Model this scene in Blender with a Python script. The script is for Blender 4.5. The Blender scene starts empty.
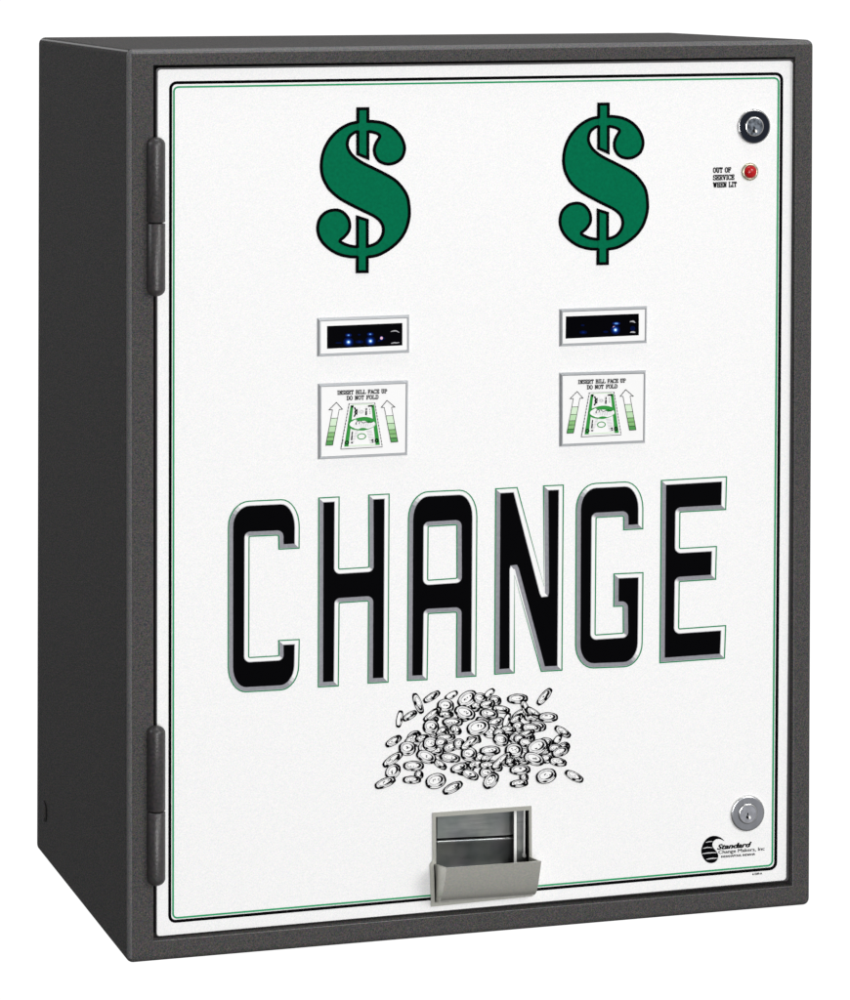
import bpy, bmesh, math
from mathutils import Vector, Matrix
from mathutils.geometry import tessellate_polygon

SC = bpy.context.scene
COL = SC.collection
S = 0.61                      # height of the cabinet front in metres
# ---------------------------------------------------------------- camera
CP = Vector((-0.8508, -3.9346, 1.1440)) * S
YAW, PIT, ROL, F, SHX, SHY = 0.2943, 0.0226, 0.0018, 3.6806, 0.0, -0.4986
ca, sa, cb, sb, cc, sc_ = math.cos(YAW), math.sin(YAW), math.cos(PIT), math.sin(PIT), math.cos(ROL), math.sin(ROL)
FW = Vector((sa*cb, ca*cb, -sb)); RT0 = Vector((ca, -sa, 0)); UP0 = RT0.cross(FW)
RT = cc*RT0 + sc_*UP0; UP = -sc_*RT0 + cc*UP0

def U(px, py, y=0.0):
    """point of the drawing plate (850 x 1000 grid) on the vertical plane at depth y, in metres"""
    a = (px - 425 - SHX*1000) / (F*1000); b = -(py - 500 - SHY*1000) / (F*1000)
    d = FW + a*RT + b*UP
    t = (y - CP.y) / d.y
    return CP + d*t

cam = bpy.data.cameras.new('camera'); camo = bpy.data.objects.new('camera', cam); COL.objects.link(camo)
cam.sensor_fit = 'AUTO'; cam.sensor_width = 36; cam.lens = F*36
cam.shift_x = -SHX; cam.shift_y = SHY
cam.clip_start = 0.05; cam.clip_end = 100
camo.matrix_world = Matrix(((RT.x, UP.x, -FW.x, CP.x), (RT.y, UP.y, -FW.y, CP.y), (RT.z, UP.z, -FW.z, CP.z), (0, 0, 0, 1)))
SC.camera = camo

# ---------------------------------------------------------------- materials
def srgb(c):
    return tuple(((v/255)/12.92 if v/255 <= 0.04045 else ((v/255+0.055)/1.055)**2.4) for v in c) + (1,)

def mat(name, col, rough=0.5, metal=0.0, spec=0.5, noise=0.0, nscale=500, chroma=0.0, bump=0.0, bscale=700, emit=None, aniso=None, coat=0.0, stretch=1.0):
    m = bpy.data.materials.new(name); m.use_nodes = True
    nt = m.node_tree; b = nt.nodes['Principled BSDF']
    b.inputs['Base Color'].default_value = (*col[:3], 1)
    b.inputs['Roughness'].default_value = rough
    b.inputs['Metallic'].default_value = metal
    b.inputs['Specular IOR Level'].default_value = spec
    b.inputs['Coat Weight'].default_value = coat
    L = nt.links.new
    tc = nt.nodes.new('ShaderNodeTexCoord')
    if noise or chroma:
        n = nt.nodes.new('ShaderNodeTexNoise'); n.inputs['Scale'].default_value = nscale; n.inputs['Detail'].default_value = 2
        rot = nt.nodes.new('ShaderNodeMapping'); rot.inputs['Rotation'].default_value = (0.6, 0.8, 0.35)
        # roller direction: the paint texture is drawn out from front to back
        pre = nt.nodes.new('ShaderNodeMapping'); pre.inputs['Scale'].default_value = (1, stretch, 1)
        L(tc.outputs['Object'], pre.inputs['Vector']); L(pre.outputs[0], rot.inputs['Vector']); L(rot.outputs[0], n.inputs['Vector'])
        mr = nt.nodes.new('ShaderNodeMapRange')
        mr.inputs['From Min'].default_value = 0.3; mr.inputs['From Max'].default_value = 0.7
        mr.inputs['To Min'].default_value = 1-noise; mr.inputs['To Max'].default_value = 1+noise
        L(n.outputs['Fac'], mr.inputs['Value'])
        # tint the flecks a little differently from one another
        mx = nt.nodes.new('ShaderNodeMix'); mx.data_type = 'RGBA'; mx.blend_type = 'MIX'
        mx.inputs['Factor'].default_value = chroma
        mx.inputs['A'].default_value = (0.5, 0.5, 0.5, 1)
        L(n.outputs['Color'], mx.inputs['B'])
        v1 = nt.nodes.new('ShaderNodeVectorMath'); v1.operation = 'SCALE'; L(mx.outputs['Result'], v1.inputs[0]); v1.inputs['Scale'].default_value = 2.0
        v2 = nt.nodes.new('ShaderNodeVectorMath'); v2.operation = 'SCALE'; L(v1.outputs[0], v2.inputs[0]); L(mr.outputs[0], v2.inputs['Scale'])
        v3 = nt.nodes.new('ShaderNodeVectorMath'); v3.operation = 'MULTIPLY'; L(v2.outputs[0], v3.inputs[0]); v3.inputs[1].default_value = col[:3]
        L(v3.outputs[0], b.inputs['Base Color'])
    if aniso:
        # brushed metal: long fine streaks along one axis modulate the roughness
        mp = nt.nodes.new('ShaderNodeMapping'); mp.inputs['Scale'].default_value = aniso
        n = nt.nodes.new('ShaderNodeTexNoise'); n.inputs['Scale'].default_value = 1; n.inputs['Detail'].default_value = 3
        L(tc.outputs['Object'], mp.inputs['Vector']); L(mp.outputs[0], n.inputs['Vector'])
        mr = nt.nodes.new('ShaderNodeMapRange'); mr.inputs['To Min'].default_value = rough*0.7; mr.inputs['To Max'].default_value = min(1, rough*1.4)
        L(n.outputs['Fac'], mr.inputs['Value']); L(mr.outputs[0], b.inputs['Roughness'])
    if bump:
        n = nt.nodes.new('ShaderNodeTexNoise'); n.inputs['Scale'].default_value = bscale; n.inputs['Detail'].default_value = 2
        L(tc.outputs['Object'], n.inputs['Vector'])
        bp = nt.nodes.new('ShaderNodeBump'); bp.inputs['Strength'].default_value = bump; bp.inputs['Distance'].default_value = 0.001
        L(n.outputs['Fac'], bp.inputs['Height']); L(bp.outputs[0], b.inputs['Normal'])
    if emit:
        b.inputs['Emission Color'].default_value = (*emit[0], 1); b.inputs['Emission Strength'].default_value = emit[1]
    return m

M = dict(
    powder = mat('grey_powder_coat', (0.068, 0.0665, 0.066), 0.6, spec=0.012, noise=0.42, nscale=1350, chroma=0.8, stretch=0.35, bump=0.2, bscale=760),
    edge_highlight   = mat('powder_coat_edge_highlight', (0.120, 0.120, 0.122), 0.42, spec=0.35, noise=0.35, nscale=1350, chroma=0.6),  # edge highlight put into the colour: same coat, paler and glossier
    hinge  = mat('hinge_paint', (0.040, 0.037, 0.038), 0.38, spec=0.5, noise=0.25, nscale=520, chroma=0.3, bump=0.2),
    recess = mat('door_recess_black', (0.008, 0.008, 0.009), 0.6, spec=0.2),
    edge   = mat('door_edge_grey', (0.07, 0.068, 0.072), 0.5, spec=0.4),
    white  = mat('white_overlay_film', (0.86, 0.86, 0.862), 0.5, spec=0.08, noise=0.055, nscale=1200, chroma=0.09),
    black  = mat('print_black', (0.0025, 0.0025, 0.003), 0.6, spec=0.0),
    green  = mat('print_green', (0.0, 0.140, 0.062), 0.5, spec=0.02, noise=0.10, nscale=560, chroma=0.06),
    lgreen = mat('print_line_green', (0.006, 0.22, 0.085), 0.5, spec=0.02),
    bordg  = mat('print_border_green', (0.03, 0.32, 0.135), 0.5, spec=0.02),
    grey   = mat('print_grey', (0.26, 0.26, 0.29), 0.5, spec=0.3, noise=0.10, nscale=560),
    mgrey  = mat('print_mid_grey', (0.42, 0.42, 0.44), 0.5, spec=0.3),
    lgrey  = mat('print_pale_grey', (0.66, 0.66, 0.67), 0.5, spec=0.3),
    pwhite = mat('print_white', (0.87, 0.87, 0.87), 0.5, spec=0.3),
    bgreen = mat('print_bill_green', (0.018, 0.27, 0.035), 0.5, spec=0.2),
    g1 = mat('print_green_tint_pale', (0.62, 0.78, 0.58), 0.5), g2 = mat('print_green_tint_light', (0.45, 0.68, 0.40), 0.5),
    g3 = mat('print_green_tint_mid', (0.20, 0.46, 0.15), 0.5), g4 = mat('print_green_tint_full', (0.04, 0.27, 0.04), 0.5),
    rim    = mat('bezel_satin_aluminium', (0.50, 0.52, 0.54), 0.28, metal=0.8, spec=0.5),
    plate  = mat('bezel_white_plastic', (0.86, 0.86, 0.86), 0.4, spec=0.4),
    glass  = mat('dark_window', (0.001, 0.001, 0.002), 0.25, spec=0.02),
    steel  = mat('brushed_steel', (0.62, 0.615, 0.56), 0.33, metal=0.62, noise=0.06, nscale=760, chroma=0.14, aniso=(25, 600, 900)),
    steeld = mat('dull_steel', (0.26, 0.275, 0.275), 0.30, metal=0.9, noise=0.22, nscale=60, chroma=0.1, aniso=(30, 600, 700)),
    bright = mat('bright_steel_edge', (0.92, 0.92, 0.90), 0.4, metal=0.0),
    chrome = mat('chrome', (0.68, 0.68, 0.68), 0.2, metal=1.0),
    lring  = mat('lamp_ring_plated', (0.50, 0.47, 0.36), 0.28, metal=0.9),
    flange = mat('flange_steel', (0.42, 0.42, 0.38), 0.38, metal=0.6, noise=0.05, nscale=760),
    lockg  = mat('lock_face_grey', (0.33, 0.34, 0.37), 0.33, metal=0.85, aniso=(300, 300, 40)),
    lockd  = mat('lock_face_dark_reflection', (0.008, 0.011, 0.019), 0.3, metal=0.0, spec=0.12),  # mirror-like face: its reflection of dark surroundings put into the colour
    plugd  = mat('lock_plug_dark', (0.16, 0.18, 0.21), 0.3, metal=0.9, noise=0.7, nscale=420),
    plugl  = mat('lock_plug_light', (0.52, 0.53, 0.58), 0.3, metal=0.9, noise=0.15, nscale=420),
    hole   = mat('keyway_black', (0.003, 0.003, 0.003), 0.6, spec=0.1),
    red    = mat('red_lens', (0.44, 0.005, 0.008), 0.2, spec=0.4, noise=0.3, nscale=700),
    ledw = mat('led_core', (0, 0, 0), 0.8, spec=0.0, emit=((0.75, 0.93, 1.0), 1.3)),
    ledc = mat('led_inner', (0, 0, 0), 0.8, spec=0.0, emit=((0.16, 0.42, 0.95), 0.85)),
    ledm = mat('led_halo', (0, 0, 0), 0.8, spec=0.0, emit=((0.04, 0.15, 0.62), 0.7)),
    ledb = mat('led_outer', (0, 0, 0), 0.8, spec=0.0, emit=((0.008, 0.03, 0.26), 0.55)),
    ledd = mat('led_dim', (0, 0, 0), 0.8, spec=0.0, emit=((0.004, 0.012, 0.085), 0.5)),
    ledp = mat('led_pink', (0, 0, 0), 0.8, spec=0.0, emit=((1.0, 0.62, 0.78), 0.9)),
)

# ---------------------------------------------------------------- object helpers
def empty(name, loc, parent=None):
    o = bpy.data.objects.new(name, None); COL.objects.link(o); o.location = loc
    o.empty_display_size = 0.05
    if parent: o.parent = parent
    return o

ROOT_LOC = U(127.3, 963, 0)
root = empty('change_machine', ROOT_LOC)
root['label'] = 'wall mounted bill change machine, dark grey steel cabinet with white door reading CHANGE'
root['category'] = 'change machine'

def link(name, me, parent, label=None):
    o = bpy.data.objects.new(name, me); COL.objects.link(o)
    # mesh data is written in scene coordinates: make it local to the thing's base
    me.transform(Matrix.Translation(-ROOT_LOC))
    o.parent = parent
    if label: o['label'] = label
    return o

class MB:
    def __init__(s): s.v = []; s.f = []; s.m = []; s.mats = []; s.sm = []
    def mi(s, m):
        m = M[m]
        if m not in s.mats: s.mats.append(m)
        return s.mats.index(m)
    def face(s, pts, m, smooth=False):
        i = len(s.v); s.v += [tuple(p) for p in pts]; s.f.append(tuple(range(i, i+len(pts)))); s.m.append(s.mi(m)); s.sm.append(smooth)
    def grid(s, rows, m, close=False, smooth=True):
        i = len(s.v); n = len(rows[0])
        for r in rows: s.v += [tuple(p) for p in r]
        for a in range(len(rows)-1):
            for b in range(n if close else n-1):
                c = (b+1) % n
                s.f.append((i+a*n+b, i+a*n+c, i+(a+1)*n+c, i+(a+1)*n+b)); s.m.append(s.mi(m)); s.sm.append(smooth)
    def tess(s, loops, m):
        flat = [Vector((p[0], p[2], 0)) for l in loops for p in l]
        tri = tessellate_polygon([[Vector((p[0], p[2], 0)) for p in l] for l in loops])
        i = len(s.v); s.v += [tuple(p) for l in loops for p in l]
        for t in tri:
            s.f.append(tuple(i+k for k in t)); s.m.append(s.mi(m)); s.sm.append(False)
    def box(s, a, b, m):
        x0, y0, z0 = a; x1, y1, z1 = b
        c = [(x0,y0,z0),(x1,y0,z0),(x1,y1,z0),(x0,y1,z0),(x0,y0,z1),(x1,y0,z1),(x1,y1,z1),(x0,y1,z1)]
        i = len(s.v); s.v += c
        for f in ((0,3,2,1),(4,5,6,7),(0,1,5,4),(1,2,6,5),(2,3,7,6),(3,0,4,7)):
            s.f.append(tuple(i+k for k in f)); s.m.append(s.mi(m)); s.sm.append(False)
    def prism(s, loop, y0, y1, m, hole=None):
        """loop: px points; front face at y0, back at y1"""
        A = [U(*p, y0) for p in loop]; B = [Vector((p.x, y1, p.z)) for p in A]
        Ls = [A]
        if hole:
            H = [U(*p, y0) for p in hole]; Ls.append(H)
            HB = [Vector((p.x, y1, p.z)) for p in H]
            s.grid([H + H[:1], HB + HB[:1]], m, smooth=False)
        s.tess(Ls, m)
        s.grid([A + A[:1], B + B[:1]], m, smooth=False)
    def build(s, name, parent, label=None, weld=False, normals=True):
        me = bpy.data.meshes.new(name); me.from_pydata(s.v, [], s.f)
        for m in s.mats: me.materials.append(m)
        for i, p in enumerate(me.polygons): p.material_index = s.m[i]; p.use_smooth = s.sm[i]
        if weld:
            bm = bmesh.new(); bm.from_mesh(me); bmesh.ops.remove_doubles(bm, verts=bm.verts, dist=1e-6)
            bmesh.ops.recalc_face_normals(bm, faces=bm.faces); bm.to_mesh(me); bm.free()
        me.update()
        return link(name, me, parent, label)

def cr(pts, n=5, closed=True):
    """Catmull-Rom smoothing"""
    N = len(pts); out = []
    for i in range(N if closed else N-1):
        g = (lambda k: pts[k % N]) if closed else (lambda k: pts[max(0, min(N-1, k))])
        p0, p1, p2, p3 = g(i-1), g(i), g(i+1), g(i+2)
        for k in range(n):
            t = k/n
            out.append(tuple(0.5*((2*p1[j]) + (-p0[j]+p2[j])*t + (2*p0[j]-5*p1[j]+4*p2[j]-p3[j])*t*t + (-p0[j]+3*p1[j]-3*p2[j]+p3[j])*t**3) for j in (0, 1)))
    if not closed: out.append(pts[-1])
    return out

def rounded(vs, n=8):
    """vs: (x, y[, r_in, r_out]) corners -> outline with rounded corners"""
    out = []; N = len(vs)
    for i, v in enumerate(vs):
        x, y = v[0], v[1]
        ri = v[2] if len(v) > 2 else 0; ro = v[3] if len(v) > 3 else ri
        if not ri: out.append((x, y)); continue
        p, q = vs[i-1], vs[(i+1) % N]
        dp = math.hypot(p[0]-x, p[1]-y); dq = math.hypot(q[0]-x, q[1]-y)
        a = (x+(p[0]-x)*ri/dp, y+(p[1]-y)*ri/dp); b = (x+(q[0]-x)*ro/dq, y+(q[1]-y)*ro/dq)
        k = 0.5523
        c1 = (a[0]+(x-a[0])*k, a[1]+(y-a[1])*k); c2 = (b[0]+(x-b[0])*k, b[1]+(y-b[1])*k)
        nn = n if ri > 10 else max(3, n//2+1)
        for j in range(nn+1):
            t = j/nn; u = 1-t
            out.append(tuple(u**3*a[m]+3*u*u*t*c1[m]+3*u*t*t*c2[m]+t**3*b[m] for m in (0, 1)))
    return out

def area(p): return 0.5*sum(p[i][0]*p[(i+1) % len(p)][1]-p[(i+1) % len(p)][0]*p[i][1] for i in range(len(p)))

def offs(pts, d, closed=True, sgn=None):
    """offset to the inside of the outline by d (mitre)"""
    N = len(pts); out = []
    s = sgn if sgn is not None else (1 if area(pts) > 0 else -1)
    for i in range(N):
        p = pts[i]; a = pts[i-1] if (closed or i) else None; b = pts[(i+1) % N] if (closed or i < N-1) else None
        ns = []
        for u, v in ((a, p), (p, b)):
            if u is None or v is None: continue
            dx, dy = v[0]-u[0], v[1]-u[1]; l = math.hypot(dx, dy)
            if l < 1e-9: continue
            ns.append((-dy/l*s, dx/l*s))
        if not ns: out.append(p); continue
        nx = sum(n[0] for n in ns)/len(ns); ny = sum(n[1] for n in ns)/len(ns)
        q = nx*nx+ny*ny
        q = max(q, 0.12)
        dd = d[i] if isinstance(d, (list, tuple)) else d
        out.append((p[0]+nx/q*dd, p[1]+ny/q*dd))
    return out

DOOR = 0.005          # the door face lies this far behind the cabinet's front
LAY = 0.00018

class Print:
    """flat printed shapes, given on the px grid, laid on a plane of depth y0"""
    def __init__(s, y0=DOOR, fn=None): s.mb = MB(); s.y0 = y0; s.fn = fn
    def P(s, p, lay):
        w = U(p[0], p[1], s.y0 - LAY*lay)
        if s.fn:
            w = s.fn(U(p[0], p[1], s.y0)); w.y = s.y0 - LAY*lay
        return w
    def fill(s, pts, m, lay=1, holes=()):
        s.mb.tess([[s.P(p, lay) for p in l] for l in [pts, *holes]], m)
    def stroke(s, pts, w, m, lay=1, closed=False):
        if isinstance(w, (list, tuple)): wa = [x/2 for x in w]; wb = [-x/2 for x in w]
        else: wa = w/2; wb = -w/2
        A = offs(pts, wa, closed, 1); B = offs(pts, wb, closed, 1)
        A = [s.P(p, lay) for p in A]; B = [s.P(p, lay) for p in B]
        if closed: A.append(A[0]); B.append(B[0])
        s.mb.grid([A, B], m, smooth=False)
    def build(s, name, parent, label=None): return s.mb.build(name, parent, label)

def ell(cx, cy, a, b, ang=0, n=24, a0=0, a1=360):
    c, q = math.cos(math.radians(ang)), math.sin(math.radians(ang)); out = []
    full = abs(a1-a0) >= 360
    for i in range(n if full else n+1):
        t = math.radians(a0+(a1-a0)*i/n)
        x, y = a*math.cos(t), b*math.sin(t)
        out.append((cx+x*c-y*q, cy+x*q+y*c))
    return out

# ---------------------------------------------------------------- cabinet
def cabinet():
    me = bpy.data.meshes.new('cabinet')
    O = [U(126.9, 49.2), U(814.4, 39.6), U(810.6, 905.6), U(127.5, 964.5)]
    I = [U(153.8, 65.3), U(795.6, 57.2), U(792.4, 886), U(153.8, 941)]
    D = 0.4934*S
    b0 = U(38, 37.2, D); b3 = U(36.1, 849, D); b1 = U(672, 32.6, D); b2 = Vector((b1.x, D, b3.z))
    B = [b0, b1, b2, b3]
    J = [Vector((p.x, 0.034, p.z)) for p in I]
    bm = bmesh.new()
    v = lambda ps: [bm.verts.new(p) for p in ps]
    o, i_, b, j = v(O), v(I), v(B), v(J)
    dk = []
    for k in range(4):
        n = (k+1) % 4
        bm.faces.new((o[k], o[n], i_[n], i_[k])); bm.faces.new((o[k], b[k], b[n], o[n]))
        bm.faces.new((i_[k], i_[n], j[n], j[k]))
    bm.faces.new(b); fl = bm.faces.new(j); fl.material_index = 1
    bm.edges.ensure_lookup_table()
    def E(a, c): return bm.edges.get((a, c))
    outer = [E(o[k], o[(k+1) % 4]) for k in range(4)] + [E(o[k], b[k]) for k in range(4)] + [E(b[k], b[(k+1) % 4]) for k in range(4)]
    inner = [E(i_[k], i_[(k+1) % 4]) for k in range(4)]
    bmesh.ops.recalc_face_normals(bm, faces=bm.faces)
    bv = bmesh.ops.bevel(bm, geom=outer, offset=0.0047, segments=5, profile=0.5, affect='EDGES', clamp_overlap=True)
    bm.normal_update()
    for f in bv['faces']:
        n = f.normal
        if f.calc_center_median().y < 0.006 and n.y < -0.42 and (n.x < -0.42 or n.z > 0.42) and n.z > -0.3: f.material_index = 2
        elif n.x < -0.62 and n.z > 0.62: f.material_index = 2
    inner = [e for e in inner if e.is_valid]
    bv = bmesh.ops.bevel(bm, geom=inner, offset=0.0009, segments=3, profile=0.5, affect='EDGES')
    bm.normal_update()
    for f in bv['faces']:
        if abs(f.normal.y) > 0.3 and (f.normal.x < -0.3 or f.normal.z > 0.3): f.material_index = 2  # painted highlight along the opening's lip
    bmesh.ops.recalc_face_normals(bm, faces=bm.faces)
    for f in bm.faces: f.smooth = True
    bm.to_mesh(me); bm.free()
    me.materials.append(M['powder']); me.materials.append(M['recess']); me.materials.append(M['edge_highlight'])
    ob = link('cabinet', me, root, 'dark grey powder coated steel cabinet')
    w = ob.modifiers.new('wn', 'WEIGHTED_NORMAL'); w.keep_sharp = True; w.weight = 100
    return ob, D
cab, DEPTH = cabinet()

# round knock-out on the left side, near the back
def left_side(px, py):
    """point on the cabinet's left side"""
    a = (px - 425)/(F*1000); b = -(py - 500 - SHY*1000)/(F*1000)
    d = FW + a*RT + b*UP
    p0, p1, p2 = U(36.1, 849, DEPTH), U(127.5, 964.5), U(38, 37.2, DEPTH)
    n = (p1-p0).cross(p2-p0).normalized()
    if n.x > 0: n = -n
    t = (p0-CP).dot(n)/d.dot(n)
    return CP+d*t+n*0.0003, n
mb = MB()
c, nrm = left_side(44.2, 811)
r = 0.0078
upv = Vector((0, 0, 1)); sd = Vector((0, 1, 0))
ring = lambda rr, h: [c + upv*rr*math.cos(t*math.pi/16) + sd*rr*math.sin(t*math.pi/16) + nrm*h for t in range(32)]
mb.grid([ring(r, 0), ring(r*0.97, 0.0005), ring(r*0.9, 0.0008)], 'powder', close=True)
mb.face(ring(r*0.9, 0.0008), 'powder')
# the open part of the slit round the disc
arc = lambda rr, h, w=0: [c + upv*rr*math.cos(t) + sd*rr*math.sin(t) + nrm*h for t in [math.radians(-20 - 130*k/14) for k in range(15)]]
A = arc(r*1.02, 0.0002)
B = [c + upv*rr*math.cos(t) + sd*rr*math.sin(t) + nrm*0.0002 for t, rr in [(math.radians(-20-130*k/14), r*(1.02+0.32*math.sin(math.pi*k/14))) for k in range(15)]]
mb.grid([A, B], 'hole', smooth=False)
mb.build('knockout', cab)

# ---------------------------------------------------------------- door
slab = rounded([(156.4, 68.0, 3), (793.9, 58.9, 3), (788.6, 880.6, 3), (156.2, 936.7, 3)])
film = rounded([(158, 69.6, 3.2), (792.6, 60.9, 3.2), (785.9, 879.9, 3.2), (157, 936.2, 3.2)])
thole = [(436, 817), (529.2, 810), (529.6, 872), (436.3, 880)]
mb = MB()
A = [U(*p, DOOR) for p in slab]
mb.tess([A, [U(*p, DOOR) for p in thole]], 'edge')
Bk = [Vector((p.x, DOOR+0.02, p.z)) for p in A]
mb.grid([A+A[:1], Bk+Bk[:1]], 'edge', smooth=False)
door = mb.build('door', root, 'white door with green and black printed artwork')
p = Print(); p.fill(film, 'white', 1, holes=[thole]); p.build('printed_panel', door)
p = Print()
# the border runs behind the coin tray
p.stroke(rounded([(170.8, 82.8, 6), (781.6, 73.7, 6), (775.5, 868.3, 6), (169.9, 921.8, 6)]), 3.0, 'black', 2, True)
p.stroke(rounded([(174.1, 87.1, 4.5), (778.5, 78.0, 4.5), (772.2, 865.3, 4.5), (173.2, 918.2, 4.5)]), 1.75, 'bordg', 2, True)
p.build('border_line', door)

# ---------------------------------------------------------------- hinges
def hinge(px, ptop, pbot, pgap):
    R = 0.0061; yc = -0.0022
    t = U(px, ptop, yc); b = U(px, pbot, yc); g = U(px, pgap, yc)
    cx = (t.x+b.x)/2
    h = empty('hinge', (0, 0, 0), root)
    h.location = Vector((cx, yc, b.z)) - ROOT_LOC
    def lathe(prof, m, name, par):
        q = MB()
        q.grid([[Vector((cx+rr*math.cos(a*math.pi/24), yc+rr*math.sin(a*math.pi/24), z)) for a in range(48)] for rr, z in prof], m, close=True)
        o = q.build(name, par, weld=True)
        if par is h: o.matrix_parent_inverse = Matrix.Translation(-h.location)
        return o
    dome = [(R*math.sin(a*math.pi/16), R*0.85*(1-math.cos(a*math.pi/16))) for a in range(9)]
    lathe([(0.0001, t.z)] + [(rr, t.z-zz) for rr, zz in dome[1:]] + [(R, g.z+0.0009), (R*0.94, g.z+0.0004), (R*0.7, g.z+0.0004)], 'hinge', 'knuckle', h)
    lathe([(R*0.7, g.z-0.0004), (R*0.94, g.z-0.0004), (R, g.z-0.0009)] + [(rr, b.z+zz) for rr, zz in reversed(dome[1:])] + [(0.0001, b.z)], 'hinge', 'knuckle', h)
    lathe([(R*0.72, g.z+0.002), (R*0.72, g.z-0.002)], 'hole', 'pin', h)
    # leaf that runs from the barrel back into the gap beside the door
    q = MB(); zt, zb = t.z-0.006, b.z+0.006
    q.box((cx-R*0.55, yc+0.001, zb), (cx+R*0.1, DOOR+0.004, zt), 'hinge')
    o = q.build('leaf', h); o.matrix_parent_inverse = Matrix.Translation(-h.location)
    return h
h1 = hinge(156.3, 137.0, 296.5, 222.8); h1['label'] = 'upper hinge of the door'
h2 = hinge(156.4, 725.5, 885.8, 811.0); h2['label'] = 'lower hinge of the door'

# ---------------------------------------------------------------- dollar signs
Z = 7.727
def za(l): return [(310+x/Z, 100+y/Z) for x, y in l]
up = [(370,172),(300,188),(220,235),(150,310),(105,400),(88,500),(97,585),(125,650)]
S1 = up + [(160,700),(230,760),(330,815),(420,860),(500,900),(550,945),(568,1000),(555,1057),(515,1105),(450,1130),
     (370,1135),(300,1125),(246,1102),(233,1085),(268,1055),(298,1015),(308,975),(300,925),(270,880),(232,856),(190,850),(130,865),(80,912),(61,975),
     (66,1035),(95,1095),(150,1150),(220,1190),(300,1210),(370,1213),(440,1213),(520,1200),(600,1160),(680,1095),(735,1015),(765,915),(767,835),(755,755),
     (725,695),(670,630),(600,583),(500,532),(400,482),(332,432),(297,380),(289,335),(303,287),(336,257),(370,244),
     (450,244),(500,252),(533,268),(538,288),(513,330),(498,380),(506,430),(540,475),(600,495),(660,484),(710,445),(731,380),(720,320),(690,265),(640,215),(570,180),(500,167),(450,166)]
def dollar(fn, label):
    p = Print(fn=fn)
    sm = cr(za(S1), 5)
    p.fill(sm, 'green', 2)
    p.stroke(sm, 3.15, 'black', 3, True)
    p.fill(za([(371,68),(448,68),(448,451),(371,416)]), 'green', 4)
    p.fill(za([(368,902),(444,928),(444,1326),(368,1327)]), 'green', 4)
    p.stroke(za([(371,180),(371,68),(448,67),(448,176)]), 3.1, 'black', 5)
    p.stroke(za([(371,236),(371,417),(448,450),(448,236)]), 3.1, 'black', 5)
    p.stroke(za([(368,1143),(368,905),(443,929),(443,1143)]), 3.1, 'black', 5)
    p.stroke(za([(367,1206),(366,1327),(443,1326),(443,1206)]), 3.1, 'black', 5)
    return p.build('dollar_sign', door, label)

def affine(src, dst, y=DOOR):
    """source box (left, right, top, bottom sample px points) -> target box on the same plane"""
    s = [U(*q, y) for q in src]; d = [U(*q, y) for q in dst]
    sx = (d[1].x-d[0].x)/(s[1].x-s[0].x); sz = (d[3].z-d[2].z)/(s[3].z-s[2].z)
    return lambda w: Vector((d[0].x+(w.x-s[0].x)*sx, w.y, d[2].z+(w.z-s[2].z)*sz))
dollar(None, 'dollar sign on the left of the door')
f2 = affine([(310+48/Z, 227.0), (310+780/Z, 212.0), (362.9, 107.0), (362.4, 273.4)], [(550+64/Z, 219.8), (550+763/Z, 205.5), (603.1, 102.3), (602.0, 265.2)])
dollar(f2, 'dollar sign on the right of the door')

# ---------------------------------------------------------------- the word CHANGE
K = 1/4.762
r8 = 6
LET = [
 ('C', (220,490), [[(41,58,117,99),(379,42,88,135),(377,277),(281,282),(280,215,r8),(139,221,r8),(137,798,r8),(281,790,r8),(280,717),(378,712),(373,948,112,84),(40,966,86,122)]], None),
 ('H', (310,485), [[(42,62),(139,57),(137,401,r8),(281,392,r8),(280,48),(377,43),(372,939),(277,944),(279,552,r8),(139,561,r8),(135,957),(40,962)]], None),
 ('A', (400,480), [[(36,955),(41,60,125,95),(367,45,85,130),(361,934),(269,939),(271,629,r8),(134,636,r8),(129,951)],
                   [(134,221,r8),(271,213,r8),(272,468,r8),(132,478,r8)]], None),
 ('N', (485,475), [[(51,66),(153,60),(282,560,3),(279,52),(373,48),(366,930),(268,935),(139,450,3),(139,942),(46,949)]],
                  [[(51,66),(153,60),(281,530),(279,52),(373,48),(366,930),(268,935),(141,478),(139,942),(46,949)]]),
 ('G', (565,470), [[(54,68,120,92),(371,53,86,130),(370,280),(279,285),(279,219,r8),(148,226,r8),(143,786,r8),(278,777,r8),(277,648,r8),(232,650),(233,495),(371,489),(366,934,112,86),(50,946,86,115)]], None),
 ('E', (650,465), [[(54,74),(364,56),(360,212),(142,224,r8),(140,398,r8),(316,388),(312,544),(139,555,r8),(136,781,r8),(360,765),(354,920),(47,942)]], None),
]
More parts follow.
